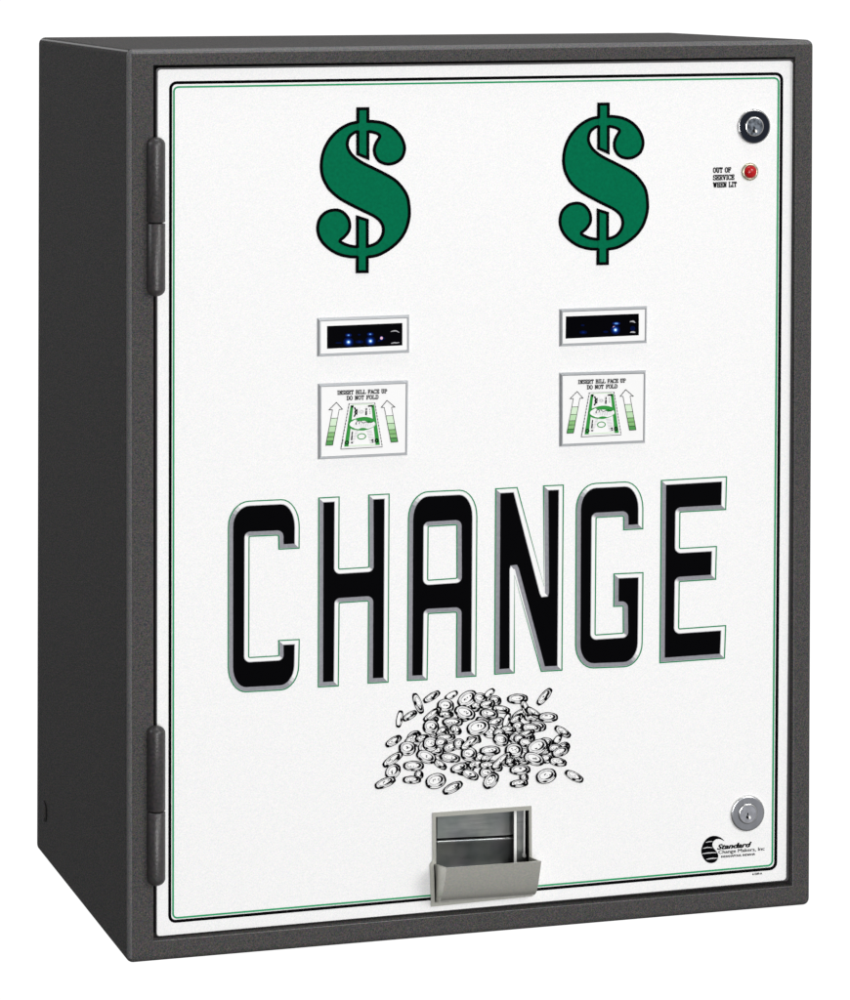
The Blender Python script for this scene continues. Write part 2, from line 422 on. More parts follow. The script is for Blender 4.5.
for ch, (ox, oy), loops, gl in LET:
    p = Print()
    tr = lambda l: [(ox+x*K, oy+y*K) for x, y in l]
    L_ = [tr(rounded(l)) for l in loops]
    G_ = [tr(rounded(l)) for l in gl] if gl else L_
    inner = []
    for li, l in enumerate(L_):
        s = 1 if area(l) > 0 else -1
        if li: s = -s
        a = offs(l, 0.75, sgn=s); b = offs(l, 4.1, sgn=s); c_ = offs(l, 4.75, sgn=s); d_ = offs(l, 5.05, sgn=s)
        inner.append(c_)
        n = len(l)
        for i in range(n):
            j = (i+1) % n
            dx, dy = l[j][0]-l[i][0], l[j][1]-l[i][1]; q = math.hypot(dx, dy)
            if q < 1e-6: continue
            nx, ny = dy/q*s, -dx/q*s              # outward normal, y down
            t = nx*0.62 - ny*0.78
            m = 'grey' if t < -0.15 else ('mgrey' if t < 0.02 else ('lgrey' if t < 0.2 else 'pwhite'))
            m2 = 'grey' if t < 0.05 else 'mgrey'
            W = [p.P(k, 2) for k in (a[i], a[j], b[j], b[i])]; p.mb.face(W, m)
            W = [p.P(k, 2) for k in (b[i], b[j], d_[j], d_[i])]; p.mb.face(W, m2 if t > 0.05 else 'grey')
        # the fine dark edge between strip and letter, on the shaded sides only
    p.fill(inner[0], 'black', 3, holes=inner[1:])
    for l in G_: p.stroke(l, 1.1, 'lgreen', 3, True)
    p.build('letter', door, 'printed letter %s of the word CHANGE' % ch)

# ---------------------------------------------------------------- printed coins
COINS = [(418.7,704,11,4,69),(409.5,716,8,3.5,-32),(399,719.6,8.5,3,-80),(431.4,697,9.5,3.5,-32),(451,695.6,7,3,-30),(445.5,706,8.5,8,0),(432,714.6,11,3.5,-38),
(446,714.6,7.5,3.5,0),(431,727,8,8,0),(452.5,722.4,10.5,5,0),(467,699,11,8,-35),(480,698.4,7,6,0),(465,713,11,7.5,20),(456,730,6,4.5,30),(445.5,738,10,4,-8),
(489,693.5,6,3,-40),(495,701,6,6,0),(487,704.5,8,4,-15),(501,709.5,9,4,10),(489,714,9.5,5,10),(490.5,731,8,8,0),(478,727.5,12,8.5,-15),
(517.4,699,10.5,5.5,-3),(526,708.5,9,3.5,65),(534,713,9,3.5,35),(506,721,8,3,-70),(516,719,8,3.5,-35),(518,726.6,6,5.5,0),(508,730,8,4,0),(531.5,728,10,5,5),
(499,734,6,6,0),(526,734,9,3.5,-20),(544,697,10.5,4,-50),(548,717.5,10,5.5,0),(563,732,9,4,32),(412,739,9,4,-35),(393.3,741.4,9,4,-32),(407.4,748.4,8.5,8,0),
(392.6,771.7,8.5,7.5,-45),(392.6,759.7,12,4.5,-35),(385,783,11,5,-22),(419,775,4,5,0),(413.7,766,10.5,5.5,0),(412,780,9,4,0),(422,738.5,7,3.5,-15),(426,747,9,8,-40),
(426.5,757,10.5,7,22),(430.6,744,8,8,0),(441,743,6.5,5.5,0),(451,747,9,5,-20),(459,744,5.5,6,0),(450,758,10.5,5,8),(469,754,8,8,0),(470,743,12,4,-35),
(470,774.5,9.5,5,25),(459,768,9,5,-20),(435.6,781,10.5,8.5,-18),(452.5,788,11,5,-28),(501,740,8,7,20),(490,751,10.5,5.5,-3),(488,765.4,9,4,0),(519.5,739,6,5,0),
(526.5,743,8,4.5,10),(524,754,6,6,0),(514,750.5,9,8,0),(501,761,13,4,-40),(510,762,5,4,0),(490.6,781,9.5,7,-48),(524,777.5,4,5,0),(520,770,10.5,5.5,-2),(519,783.7,9,4,-5),
(546,743,7,6,0),(537,747,11,8,-25),(557,740,5,3,-50),(563,748.5,7,6,-40),(555,748.5,7,5,0),(546,759,6,5,0),(534,759,11,7,20),(560,752,9,5,-20),(558,762,9,4.5,12),
(546,776,10.5,8,-18),(574.5,776.5,10,4.5,28)]
p = Print()
import random
rnd = random.Random(4)
# coins half hidden deep in the heap, under the ones that can be told apart
under = []
while len(under) < 40:
    x, y = rnd.uniform(-1, 1), rnd.uniform(-1, 1)
    if x*x+y*y < 1 and not (x > 0.1 and y < -0.45 and x < 0.45):
        under.append((478+x*70, 738+y*36, rnd.uniform(7, 10), rnd.uniform(3.5, 6.5), rnd.uniform(-45, 40)))
for i, (cx, cy, a, b, an) in enumerate(under+COINS):
    lay = 2 + i*0.03
    cy -= 0.7; a *= 0.91; b = max(b*0.77, 2.3)
    th = 1.2 if b < 6 else 1.7
    s_, c_ = math.sin(math.radians(an)), math.cos(math.radians(an))
    ox, oy = -s_*th, c_*th
    n = 28
    full = ell(cx, cy, a, b, an, n)
    low = ell(cx+ox, cy+oy, a, b, an, n)
    # silhouette of the coin with its edge: upper half from the face, lower half shifted
    sil = [low[k] if k <= n//2 else full[k] for k in range(n)]
    p.fill(sil, 'pwhite', lay)
    w = [0.55 + 1.5*abs(math.cos(2*math.pi*k/n))**5 + 0.4*rnd.random() for k in range(n)]
    p.stroke(sil, w, 'black', lay+0.01, True)
    # face edge over the rim, broken in places
    lo = ell(cx, cy, a*0.98, b*0.98, an, 14, 8, 172)
    ph = rnd.random()*6
    w = [0.4+1.9*max(0, math.sin(k*0.9+ph))**2 for k in range(15)]
    p.stroke(lo, w, 'black', lay+0.012)
    if b > 3.5: p.stroke(ell(cx, cy, a*0.84, b*0.8, an, 16), [0.2+0.5*rnd.random() for _ in range(16)], 'mgrey', lay+0.015, True)
    # raised inner ring
    if b > 2.4:
        inn = ell(cx, cy-0.15, a*0.69, b*0.62, an, 18)
        ph = rnd.random()*6
        w = [0.3+1.9*max(0, math.sin(2*math.pi*k/18*1.0+0.9+ph*0.15))**2+0.5*rnd.random()*rnd.random() for k in range(18)]
        p.stroke(inn, w, 'black', lay+0.02, True)
        for _ in range(6 if b > 4.5 else 3):
            x, y = (rnd.random()-0.5)*a*0.75, (rnd.random()-0.5)*b*0.5
            dx, dy = (rnd.random()-0.3)*a*0.35, (rnd.random()-0.5)*b*0.4
            q1 = (cx+x*c_-y*s_, cy+x*s_+y*c_); x += dx; y += dy; q2 = (cx+x*c_-y*s_, cy+x*s_+y*c_)
            p.stroke([q1, q2], 0.5+0.7*rnd.random(), 'black', lay+0.02)
p.build('coin_picture', door, 'printed heap of coins in black line work')

# ---------------------------------------------------------------- small lettering: slab serif strokes
GL = {
 'A': (4, [[(0,0),(2,6),(4,0)],[(0.8,2.2),(3.2,2.2)],[(-.6,0),(.8,0)],[(3.2,0),(4.6,0)]]),
 'B': (4, [[(.6,0),(.6,6)],[(0,6),(2.8,6),(3.6,5.3),(3.6,3.9),(2.8,3.2),(.6,3.2)],[(2.8,3.2),(4,2.5),(4,.8),(3,0),(0,0)]]),
 'C': (4, [[(4,4.6),(3,6),(1.2,6),(0,4.6),(0,1.4),(1.2,0),(3,0),(4,1.2)],[(4,4.4),(4,6)]]),
 'D': (4, [[(.7,0),(.7,6)],[(0,6),(2.6,6),(4,4.6),(4,1.4),(2.6,0),(0,0)]]),
 'E': (4, [[(.7,0),(.7,6)],[(0,0),(4,0),(4,1.5)],[(0,6),(4,6),(4,4.5)],[(.7,3.1),(2.8,3.1)],[(2.8,2.4),(2.8,3.8)]]),
 'F': (4, [[(.7,0),(.7,6)],[(0,0),(1.8,0)],[(0,6),(4,6),(4,4.5)],[(.7,3.1),(2.8,3.1)],[(2.8,2.4),(2.8,3.8)]]),
 'H': (4.4, [[(.7,0),(.7,6)],[(3.7,0),(3.7,6)],[(.7,3.1),(3.7,3.1)],[(0,0),(1.5,0)],[(0,6),(1.5,6)],[(2.9,0),(4.4,0)],[(2.9,6),(4.4,6)]]),
 'I': (2, [[(1,0),(1,6)],[(0,0),(2,0)],[(0,6),(2,6)]]),
 'K': (4.2, [[(.7,0),(.7,6)],[(0,0),(1.5,0)],[(0,6),(1.5,6)],[(3.8,6),(.9,2.8)],[(1.8,3.7),(4,0)]]),
 'L': (4, [[(.7,0),(.7,6)],[(0,6),(1.6,6)],[(0,0),(4,0),(4,1.7)]]),
 'N': (4.4, [[(.7,0),(.7,6),(3.8,0),(3.8,6)],[(0,0),(1.5,0)],[(0,6),(.9,6)],[(3,6),(4.6,6)]]),
 'O': (4, [[(1.3,0),(0,1.5),(0,4.5),(1.3,6),(2.7,6),(4,4.5),(4,1.5),(2.7,0),(1.3,0)]]),
 'P': (4, [[(.7,0),(.7,6)],[(0,0),(1.8,0)],[(0,6),(3,6),(4,5.2),(4,3.6),(3,2.8),(.7,2.8)]]),
 'R': (4.2, [[(.7,0),(.7,6)],[(0,0),(1.6,0)],[(0,6),(3,6),(3.9,5.3),(3.9,3.8),(3,3.1),(.7,3.1)],[(2.4,3.1),(3.8,0),(4.5,0)]]),
 'S': (4, [[(3.8,4.6),(3,6),(1,6),(0,5),(.2,3.8),(3.7,2.3),(4,1.1),(3,0),(1,0),(0,1.3)],[(3.8,4.4),(3.8,6)],[(0,0),(0,1.5)]]),
 'T': (4, [[(2,0),(2,6)],[(0,4.6),(0,6),(4,6),(4,4.6)],[(1.1,0),(2.9,0)]]),
 'U': (4.4, [[(.7,6),(.7,1.3),(1.5,0),(3,0),(3.7,1.3),(3.7,6)],[(0,6),(1.5,6)],[(2.9,6),(4.4,6)]]),
 'V': (4.2, [[(.3,6),(2.1,0),(3.9,6)],[(-.3,6),(1.1,6)],[(3.1,6),(4.5,6)]]),
 'W': (5.6, [[(.4,6),(1.6,0),(2.8,5),(4,0),(5.2,6)],[(-.2,6),(1.2,6)],[(4.4,6),(5.8,6)]]),
 ' ': (2.2, []),
}
def serif(p, text, x0, y0, x1, y1, h, w, m='black', lay=2):
    """baseline from (x0,y0) to (x1,y1), cap height h"""
    adv = sum(GL[c][0]+1.5 for c in text)-1.5
    ux, uy = (x1-x0)/adv, (y1-y0)/adv
    q = 0; k = 0
    for c in text:
        for st in GL[c][1]:
            P = [(x0+(q+a)*ux, y0+(q+a)*uy-b*h/6) for a, b in st]
            for u, v in zip(P, P[1:]):
                l = math.hypot(v[0]-u[0], v[1]-u[1]); e = ((v[0]-u[0])/l*w*0.4, (v[1]-u[1])/l*w*0.4)
                p.stroke([(u[0]-e[0], u[1]-e[1]), (v[0]+e[0], v[1]+e[1])], w, m, lay+0.03*(k % 16)); k += 1
        q += GL[c][0]+1.5

p = Print()
serif(p, 'OUT OF', 713.4, 172.5, 730.6, 172.1, 4.5, 1.0)
serif(p, 'SERVICE', 713.4, 179.9, 733.8, 179.4, 4.5, 1.0)
serif(p, 'WHEN LIT', 713.4, 187.2, 736.2, 186.6, 4.5, 1.0)
p.build('notice_lettering', door)

# ---------------------------------------------------------------- maker's logo and lettering (built-in font)
def font_mesh(body, shear=0, bold=0.0):
    cu = bpy.data.curves.new('t', 'FONT'); cu.body = body; cu.shear = shear; cu.offset = bold; cu.resolution_u = 3
    o = bpy.data.objects.new('t', cu); COL.objects.link(o)
    bpy.context.view_layer.update()
    me = bpy.data.meshes.new_from_object(o.evaluated_get(bpy.context.evaluated_depsgraph_get()))
    vs = [(v.co.x, v.co.y) for v in me.vertices]; fs = [tuple(f.vertices) for f in me.polygons]
    bpy.data.objects.remove(o); bpy.data.curves.remove(cu); bpy.data.meshes.remove(me)
    return vs, fs
def sans(p, body, x0, y0, x1, y1, h, m='black', shear=0, bold=0.0, lay=2):
    hv, _ = font_mesh('H'); cap = max(v[1] for v in hv)
    vs, fs = font_mesh(body, shear, bold)
    xa, xb = min(v[0] for v in vs), max(v[0] for v in vs)
    for f in fs:
        pts = []
        for k in f:
            t = (vs[k][0]-xa)/(xb-xa); pts.append(p.P((x0+(x1-x0)*t, y0+(y1-y0)*t-vs[k][1]/cap*h), lay))
        p.mb.face(pts, m)
zl = lambda l: [(695+x/10.625, 830+y/10.625) for x, y in l]
p = Print()
p.fill(cr(zl([(312,118),(275,82),(210,62),(150,75),(100,120),(70,190),(67,240),(85,295),(125,340),(175,352),(220,335),(243,300),(245,265),(228,228),(202,198),(185,165),(190,130),(215,103),(250,95),(285,104)]), 4), 'black', 2)
for a, b, c2, w in (((112,133),(150,124),(188,122),9), ((82,197),(130,186),(188,188),10), ((75,253),(150,243),(238,241),11), ((118,312),(180,302),(242,300),12)):
    pts = cr(zl([a, b, c2]), 4, False); n = len(pts)
    p.stroke(pts, [w/10.625*(0.15+0.85*math.sin(math.pi*min(1, (k+0.6)/(n)))) for k in range(n)], 'lgrey', 3)
sans(p, 'Standard', 716.8, 849.6, 751.3, 846.7, 4.9, shear=0.35, bold=0.03)
sans(p, 'Standard', 717.25, 849.65, 751.75, 846.75, 4.9, shear=0.35, bold=0.02, lay=3)
sans(p, 'Change Makers, Inc', 718.3, 853.9, 764.3, 850.2, 3.4)
sans(p, 'Change Makers, Inc', 718.55, 853.95, 764.55, 850.25, 3.4, lay=3)
sans(p, 'INDIANAPOLIS, INDIANA', 721.2, 857.85, 755.1, 855.15, 2.1, lay=3)
sans(p, 'INDIANAPOLIS, INDIANA', 721.0, 857.8, 754.9, 855.1, 2.1, bold=0.01)
p.build('maker_logo', door)
p = Print(); sans(p, '61289-A', 752.3, 875.2, 762.1, 874.3, 2.0, bold=0.03); p.build('code_lettering', door)

# ---------------------------------------------------------------- raised plates (note windows, bill plates)
def corners(q): return [tuple(v) for v in q]
def plate_geo(q, rimw, h, hole=None, groove=True):
    """q: four px corners TL TR BR BL on the door; raised rim of aluminium with a white plastic face"""
    mb = MB()
    base = [U(*v, DOOR) for v in q]
    top, right, = None, None
    cx = sum(v.x for v in base)/4; cz = sum(v.z for v in base)/4
    def inset(d, y):
        out = []
        for v in base:
            out.append(Vector((v.x - math.copysign(d, v.x-cx), y, v.z - math.copysign(d, v.z-cz))))
        return out
    y1 = DOOR-h
    r0 = inset(0, DOOR-0.0003); r1 = inset(0.00012, DOOR-0.0007); r2 = inset(0.00125, y1); r3 = inset(0.0017, y1); r4 = inset(rimw, y1+0.00025)
    for a, b in ((r0, r1), (r1, r2), (r2, r3), (r3, r4)):
        mb.grid([a+a[:1], b+b[:1]], 'rim', smooth=False)
    return mb, r4, y1+0.00025

WIN = [[(317,318),(409.2,314.7),(409.2,352.6),(317,356.6)], [(558.9,308.9),(646.8,305.9),(646.4,342.9),(558.9,346.5)]]
zw = lambda l: [(310+x/8.095, 310+y/8.095) for x, y in l]
wa1 = zw([(138,130),(748,105),(748,287),(138,314)])
zw2 = lambda l: [(540+x/5.667, 290+y/5.667) for x, y in l]
wa2 = zw2([(146,150),(560,134),(560,257),(144,276)])
for k, q in enumerate(WIN):
    mb, r4, yf = plate_geo(q, 0.0021, 0.0022)
    hole = [U(*v, yf) for v in (wa1, wa2)[k]]
    mb.tess([r4, hole], 'plate')
    hb = [Vector((v.x, yf+0.0016, v.z)) for v in hole]
    mb.grid([hole+hole[:1], hb+hb[:1]], 'hole', smooth=False)
    fr = mb.build('note_window', door, 'narrow dark window in a white bevelled bezel, %s' % ('left one' if k == 0 else 'right one'))
    g = MB(); g.face([Vector((v.x, yf+0.0015, v.z)) for v in hole], 'glass'); pane = g.build('pane', fr)
    y0 = yf+0.0015
    zz, kk = (zw, 8.095) if k == 0 else (zw2, 5.667)
    def glow(x, y, a, b, ms, an=0):
        p = Print(y0=y0)
        for i, (m, f) in enumerate(ms):
            cxy = zz([(x, y)])[0]
            p.fill(ell(cxy[0], cxy[1], a*f/kk, b*f/kk, an, 20), m, 1+i)
        p.build('indicator_light', fr)
    full = [('ledd', 1.25), ('ledb', 0.9), ('ledm', 0.62), ('ledc', 0.42), ('ledw', 0.24)]
    if k == 0:
        glow(312,260,34,32,full); glow(490,252,34,32,full)
        glow(312,204,26,15,[('ledd',1.1),('ledb',0.85),('ledc',0.35)]); glow(488,196,26,15,[('ledd',1.1),('ledb',0.85),('ledc',0.35)])
        glow(400,258,28,12,[('ledd',1.2),('ledb',0.45)]); glow(578,240,34,10,[('ledd',1.0),('ledb',0.35)],-25); glow(579,228,12,13,[('ledb',1.3),('ledp',0.9)])
        glow(232,266,26,6,[('ledd',1)]); glow(398,200,12,7,[('ledd',1)])
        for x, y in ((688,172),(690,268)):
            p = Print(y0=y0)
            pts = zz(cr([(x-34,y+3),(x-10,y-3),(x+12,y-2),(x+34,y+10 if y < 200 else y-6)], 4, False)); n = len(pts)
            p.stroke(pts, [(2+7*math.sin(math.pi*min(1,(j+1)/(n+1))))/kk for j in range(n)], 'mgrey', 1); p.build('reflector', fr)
    else:
        glow(427,226,22,22,full,60); glow(420,212,8,9,[('ledp',1)]); glow(432,190,22,9,[('ledb',1),('ledc',0.5)])
        glow(245,240,18,9,[('ledd',1.2),('ledb',0.45)]); glow(372,237,14,6,[('ledd',1)]); glow(525,218,14,14,[('ledd',1)]); glow(242,200,10,5,[('ledd',1)])
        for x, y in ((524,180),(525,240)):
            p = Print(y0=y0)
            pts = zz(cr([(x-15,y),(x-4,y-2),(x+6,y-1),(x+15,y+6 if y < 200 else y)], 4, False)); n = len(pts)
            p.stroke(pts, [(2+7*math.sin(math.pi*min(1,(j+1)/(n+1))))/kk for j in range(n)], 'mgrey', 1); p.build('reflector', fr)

BP = [[(317.7,383.6),(408,380.2),(407.3,455),(317.7,459.4)], [(558.9,372.6),(645.5,370.3),(644.8,442.8),(558.9,446.7)]]
zb = lambda l: [(310+x/8.095, 375+y/8.095) for x, y in l]
def bill_art(fn, y0, par):
    P_ = lambda: Print(y0=y0, fn=fn)
    k = 1/8.095
    p = P_()
    a = zb([(225,158),(622,146),(300,202),(552,193)])
    serif(p, 'INSERT BILL FACE UP', *a[0], *a[1], 3.7, 0.72)
    serif(p, 'DO NOT FOLD', *a[2], *a[3], 3.7, 0.72)
    p.build('lettering', par)
    # arrows built of boxes that pale upwards
    for head, foot in (([(155,282),(215,222),(264,277)], [(128,570),(184,568)]), ([(578,262),(624,206),(688,260)], [(656,544),(712,541)])):
        p = P_()
        hb = [(head[0][0]*0.74+head[2][0]*0.26-(4 if foot[0][0] > 400 else 0), (head[0][1]+head[2][1])/2+2), (head[0][0]*0.25+head[2][0]*0.75, (head[0][1]+head[2][1])/2)]
        rows = [0, 0.12, 0.24, 0.36, 0.54, 0.76, 1.0]; ms = ['g4', 'g3', 'g3', 'g2', 'g1', 'pwhite']
        lerp = lambda u, v, t: (u[0]+(v[0]-u[0])*t, u[1]+(v[1]-u[1])*t)
        for i in range(6):
            qd = [lerp(foot[0], hb[0], rows[i]), lerp(foot[1], hb[1], rows[i]), lerp(foot[1], hb[1], rows[i+1]), lerp(foot[0], hb[0], rows[i+1])]
            p.fill(zb(qd), ms[i], 1+0.1*i)
            p.stroke(zb([qd[0], qd[1]]), 0.5, 'black', 2)
        p.stroke(zb([hb[0], foot[0]]), 0.42, 'black', 2.2); p.stroke(zb([hb[1], foot[1]]), 0.5, 'black', 2.2)
        p.stroke(zb([hb[0], head[0], head[1], head[2], hb[1]]), 0.6, 'black', 2.4)
        p.build('arrow', par)
    p = P_()
    F1 = [(318,232),(525,226),(586,582),(250,600)]
    p.fill(zb(F1), 'pwhite', 1); p.stroke(zb(F1), 0.62, 'mgrey', 2, True)
    p.stroke(zb([F1[2], F1[3], (270,520)]), 0.5, 'black', 2.1)
    for i in range(14):      # ticked edges
        for e0, e1 in ((F1[3], F1[0]), (F1[2], F1[1])):
            t = (i+0.5)/14; t2 = t+0.04
            p.stroke(zb([(e0[0]+(e1[0]-e0[0])*t, e0[1]+(e1[1]-e0[1])*t), (e0[0]+(e1[0]-e0[0])*t2, e0[1]+(e1[1]-e0[1])*t2)]), 0.75, 'black', 2.3)
    p.fill(zb([(330,246),(352,244),(312,578),(278,580)]), 'bgreen', 2)
    p.fill(zb([(498,242),(520,240),(566,565),(532,567)]), 'bgreen', 2)
    p.stroke(zb([(345,240),(505,235)]), 0.6, 'g2', 2); p.stroke(zb([(312,574),(535,562)]), 1.0, 'g1', 2)
    # portrait oval, a plain generic medallion
    p.fill(zb(ell(428,396,108,48,-3,32)), 'pwhite', 3)
    ov = zb(ell(424,396,108,48,-3,32)); w = [ (0.35+1.9*max(0, math.sin(-2*math.pi*i/32+0.5))**2 + (0.9 if 12 <= i <= 20 else 0) + 0.9*max(0, math.sin(2*math.pi*i/32-0.3))**3) for i in range(32)]
    p.stroke(ov, w, 'bgreen', 4, True)
    p.fill(zb(cr([(372,366),(400,352),(450,350),(498,362),(515,378),(480,388),(448,372),(410,372)], 4)), 'bgreen', 4.5)
    p.fill(zb(cr([(392,440),(425,428),(465,436),(440,448),(405,448)], 4)), 'bgreen', 4.5)
    for l in ([(368,395),(388,372),(402,380),(396,396)], [(410,372),(432,388),(455,380),(478,388)], [(470,370),(495,384),(508,378)], [(372,402),(380,392)]):
        p.stroke(zb(cr(l, 3, False)), 0.55, 'black', 5)
    # engraving: fine hatching over the note and inside the medallion
    for i in range(11):
        y = 262+i*7; x0 = 352-i*1.4; x1 = 498+i*1.3
        if i % 2 == 0: p.stroke(zb([(x0+22, y), (x0+58, y-1)]), 0.28, 'lgrey', 2.6); p.stroke(zb([(x1-60, y-3), (x1-34, y-4)]), 0.28, 'lgrey', 2.6)
    for i in range(9):
        y = 458+i*12; x0 = 326-i*4.6; x1 = 528+i*3.4
        p.stroke(zb([(x0+42, y), (x0+64, y-1)]), 0.4, 'mgrey', 2.6); p.stroke(zb([(x1-70, y-5), (x1-26, y-7)]), 0.4, 'mgrey', 2.6)
    for i in range(12):
        x = 352+i*14; h = 20*math.sqrt(max(0.05, 1-((x-428)/100)**2))
        p.stroke(zb([(x, 400-h*0.5), (x+6, 404+h*0.9)]), 0.32, 'mgrey' if 3 < i < 9 else 'lgrey', 4.2)
    p.stroke(zb([(262,588),(572,570)]), 0.4, 'lgrey', 2.4)
    # seals, numerals and serial strokes
    p.stroke(zb(ell(419,497,33,22,-4,24)), 0.85, 'bgreen', 3, True)
    p.stroke(zb(ell(418,297,18,15,0,18)), 0.4, 'lgrey', 3, True); p.stroke(zb(ell(418,297,10,8,0,12)), 0.4, 'mgrey', 3, True)
    for i, (a, b, w) in enumerate([((360,262),(372,285),1.4), ((376,280),(366,302),1.5), ((364,296),(376,318),1.6), ((372,310),(358,338),1.3), ((384,275),(380,322),0.8),
                    ((458,268),(456,288),1.1), ((457,292),(455,324),1.5), ((484,272),(485,284),0.4), ((487,290),(487,300),0.4), ((487,304),(488,316),0.4),
                    ((345,458),(341,488),1.0), ((342,490),(337,528),1.3), ((334,544),(346,548),1.2), ((472,252),(500,250),1.5), ((502,246),(508,262),1.2),
                    ((334,250),(350,262),1.8), ((352,250),(346,262),1.0), ((500,530),(512,524),1.6), ((504,540),(514,545),1.0)]):
        p.stroke(zb([a, b]), w, 'black', 3.1+0.05*i)
    p.stroke(zb(ell(300,548,14,12,0,14)), 0.9, 'black', 5, True); p.stroke(zb(ell(541,531,11,13,0,14)), 1.1, 'black', 5, True)
    p.build('bill_picture', par)
for k, q in enumerate(BP):
    mb, r4, yf = plate_geo(q, 0.0021, 0.0022)
    mb.face(r4, 'plate')
    pl = mb.build('bill_plate', door, 'white bevelled bill slot plate with printed bill and arrows, %s' % ('left one' if k == 0 else 'right one'))
    fn = None
    if k == 1:
        a, b = BP
        # the same artwork carried over in the plane of the plate
        mid = lambda u, v: ((u[0]+v[0])/2, (u[1]+v[1])/2)
        fn = affine([mid(a[0], a[3]), mid(a[1], a[2]), mid(a[0], a[1]), mid(a[2], a[3])], [mid(b[0], b[3]), mid(b[1], b[2]), mid(b[0], b[1]), mid(b[2], b[3])], yf)
    bill_art(fn, yf, pl)

# ---------------------------------------------------------------- locks and lamp
def lathe_y(mb, c, prof, m, n=48, smooth=True):
    """profile (radius, distance in front of the door)"""
    mb.grid([[Vector((c.x+r*math.cos(2*math.pi*a/n), c.y-h, c.z+r*math.sin(2*math.pi*a/n))) for a in range(n)] for r, h in prof], m, close=True, smooth=smooth)
def disc_y(mb, c, r, h, m, n=48):
    mb.face([Vector((c.x+r*math.cos(2*math.pi*a/n), c.y-h, c.z+r*math.sin(2*math.pi*a/n))) for a in range(n)], m)
PXM = 0.61/890
def lock(px, py, R, face, plug, label, key):
    c = U(px, py, DOOR)
    mb = MB(); R *= PXM
    lathe_y(mb, c, [(R, 0.0002), (R, 0.0010), (R*0.985, 0.0017), (R*0.93, 0.00187)], 'chrome')
    lk = mb.build('lock', door, label)
    mb = MB(); lathe_y(mb, c, [(R*0.93, 0.00187), (R*0.90, 0.00202), (R*0.58, 0.00202)], face, smooth=False)
    lathe_y(mb, c, [(R*0.58, 0.00202), (R*0.56, 0.0012)], 'hole'); mb.build('face_ring', lk)
    rp = R*0.50
    mb = MB(); lathe_y(mb, c, [(R*0.57, 0.0012), (R*0.57, 0.00223), (R*0.55, 0.00252), (rp, 0.00259)], 'chrome'); mb.build('plug_rim', lk)
    mb = MB(); disc_y(mb, c, rp, 0.00245, plug)
    mb.grid([[Vector((c.x+q*math.cos(2*math.pi*a/40), c.y-h, c.z+q*math.sin(2*math.pi*a/40))) for a in range(40)] for q, h in ((rp, 0.00259), (rp*0.97, 0.00245))], plug, close=True)
    mb.build('plug', lk)
    # keyway: a jagged slot, with the bright ward beside it
    kc = Vector((c.x+key[0]*PXM, c.y-0.00259, c.z+key[1]*PXM))
    pts = [(-0.6,2.6),(0.7,2.4),(0.9,0.6),(0.1,-0.4),(1.3,-2.0),(1.1,-3.6),(-0.4,-3.8),(-1.9,-2.4),(-1.6,-1.2),(-0.5,0.2)]
    mb = MB(); mb.tess([[kc+Vector((a*PXM, 0, b*PXM)) for a, b in pts]], 'hole'); mb.build('keyway', lk)
    mb = MB(); kw = kc+Vector((2.2*PXM, -0.0001, -2.3*PXM))
    mb.tess([[kw+Vector((a*PXM, 0, b*PXM)) for a, b in [(-0.6,1.9),(0.7,1.2),(1.3,-0.6),(0.4,-1.9),(-0.9,-1.2),(-1.2,0.4)]]], 'bright'); mb.build('ward', lk)
    return lk
lock(753.2, 126.4, 17.9, 'lockd', 'plugd', 'upper lock, dark faced', (-0.6, -2.4))
lock(746.8, 813.0, 18.5, 'lockg', 'plugl', 'lower lock, grey faced', (-0.6, -1.5))
c = U(749.3, 171.7, DOOR); mb = MB()
R = 9.1*PXM
lathe_y(mb, c, [(R, 0.0002), (R, 0.0012), (R*0.93, 0.00173), (R*0.80, 0.00216), (R*0.72, 0.00187), (R*0.70, 0.0015)], 'lring')
lamp = mb.build('warning_lamp', door, 'small red warning lamp in a chrome ring')
mb = MB(); lathe_y(mb, c, [(R*0.73*math.cos(a*math.pi/16), 0.0018+R*0.45*math.sin(a*math.pi/16)) for a in range(8)] + [(0.00001, 0.0018+R*0.45)], 'red'); mb.build('lens', lamp)

# ---------------------------------------------------------------- coin tray
mb = MB()
outer = [(432.8,813.0),(531.6,806.1),(531.9,857.5),(533.2,860),(533.0,896.2),(431.2,906.8),(430.0,864),(432.8,861)]
hole = [(436.0,817.0),(529.0,810.2),(529.4,864),(436.2,872)]
mb.prism(outer, DOOR-0.0014, DOOR-0.0002, 'flange', hole=hole)
tray = mb.build('coin_tray', door, 'brushed steel coin cup set in the door')
# dark inside
mb = MB(); yb = DOOR+0.0195
H = [U(*q, DOOR) for q in thole]; HB = [Vector((v.x, yb+0.004, v.z)) for v in H]
mb.grid([H+H[:1], HB+HB[:1]], 'hole', smooth=False); mb.face(HB, 'hole'); mb.build('chute', tray)
# back plates (upper and lower) at the back of the chute
mb = MB(); yu = DOOR+0.0165
def slabpx(mb, pts, y, t, m):
    A = [U(*q, y) for q in pts]; B = [Vector((v.x, y+t, v.z)) for v in A]
    mb.tess([A], m); mb.grid([A+A[:1], B+B[:1]], m, smooth=False)
slabpx(mb, [(437.2,816.5),(514.6,810.9),(514.6,834.2),(505,835.3),(437.2,838.4)], yu, 0.001, 'steeld'); mb.build('back_plate', tray, 'upper back plate')
mb = MB()
A0, A1 = U(437.0, 840.2, yu-0.0005), U(512.0, 836.6, yu-0.0005)
rows = []
for dz, dy in ((0, 0.001), (0.0, 0.0), (-0.0006, -0.0008), (-0.0016, -0.0008), (-0.0035, 0.0), (-0.012, 0.001), (-0.022, 0.0), (-0.035, -0.004)):
    rows.append([A0+Vector((0, dy, dz)), (A0+A1)/2+Vector((0, dy, dz)), A1+Vector((0.002, dy, dz))])
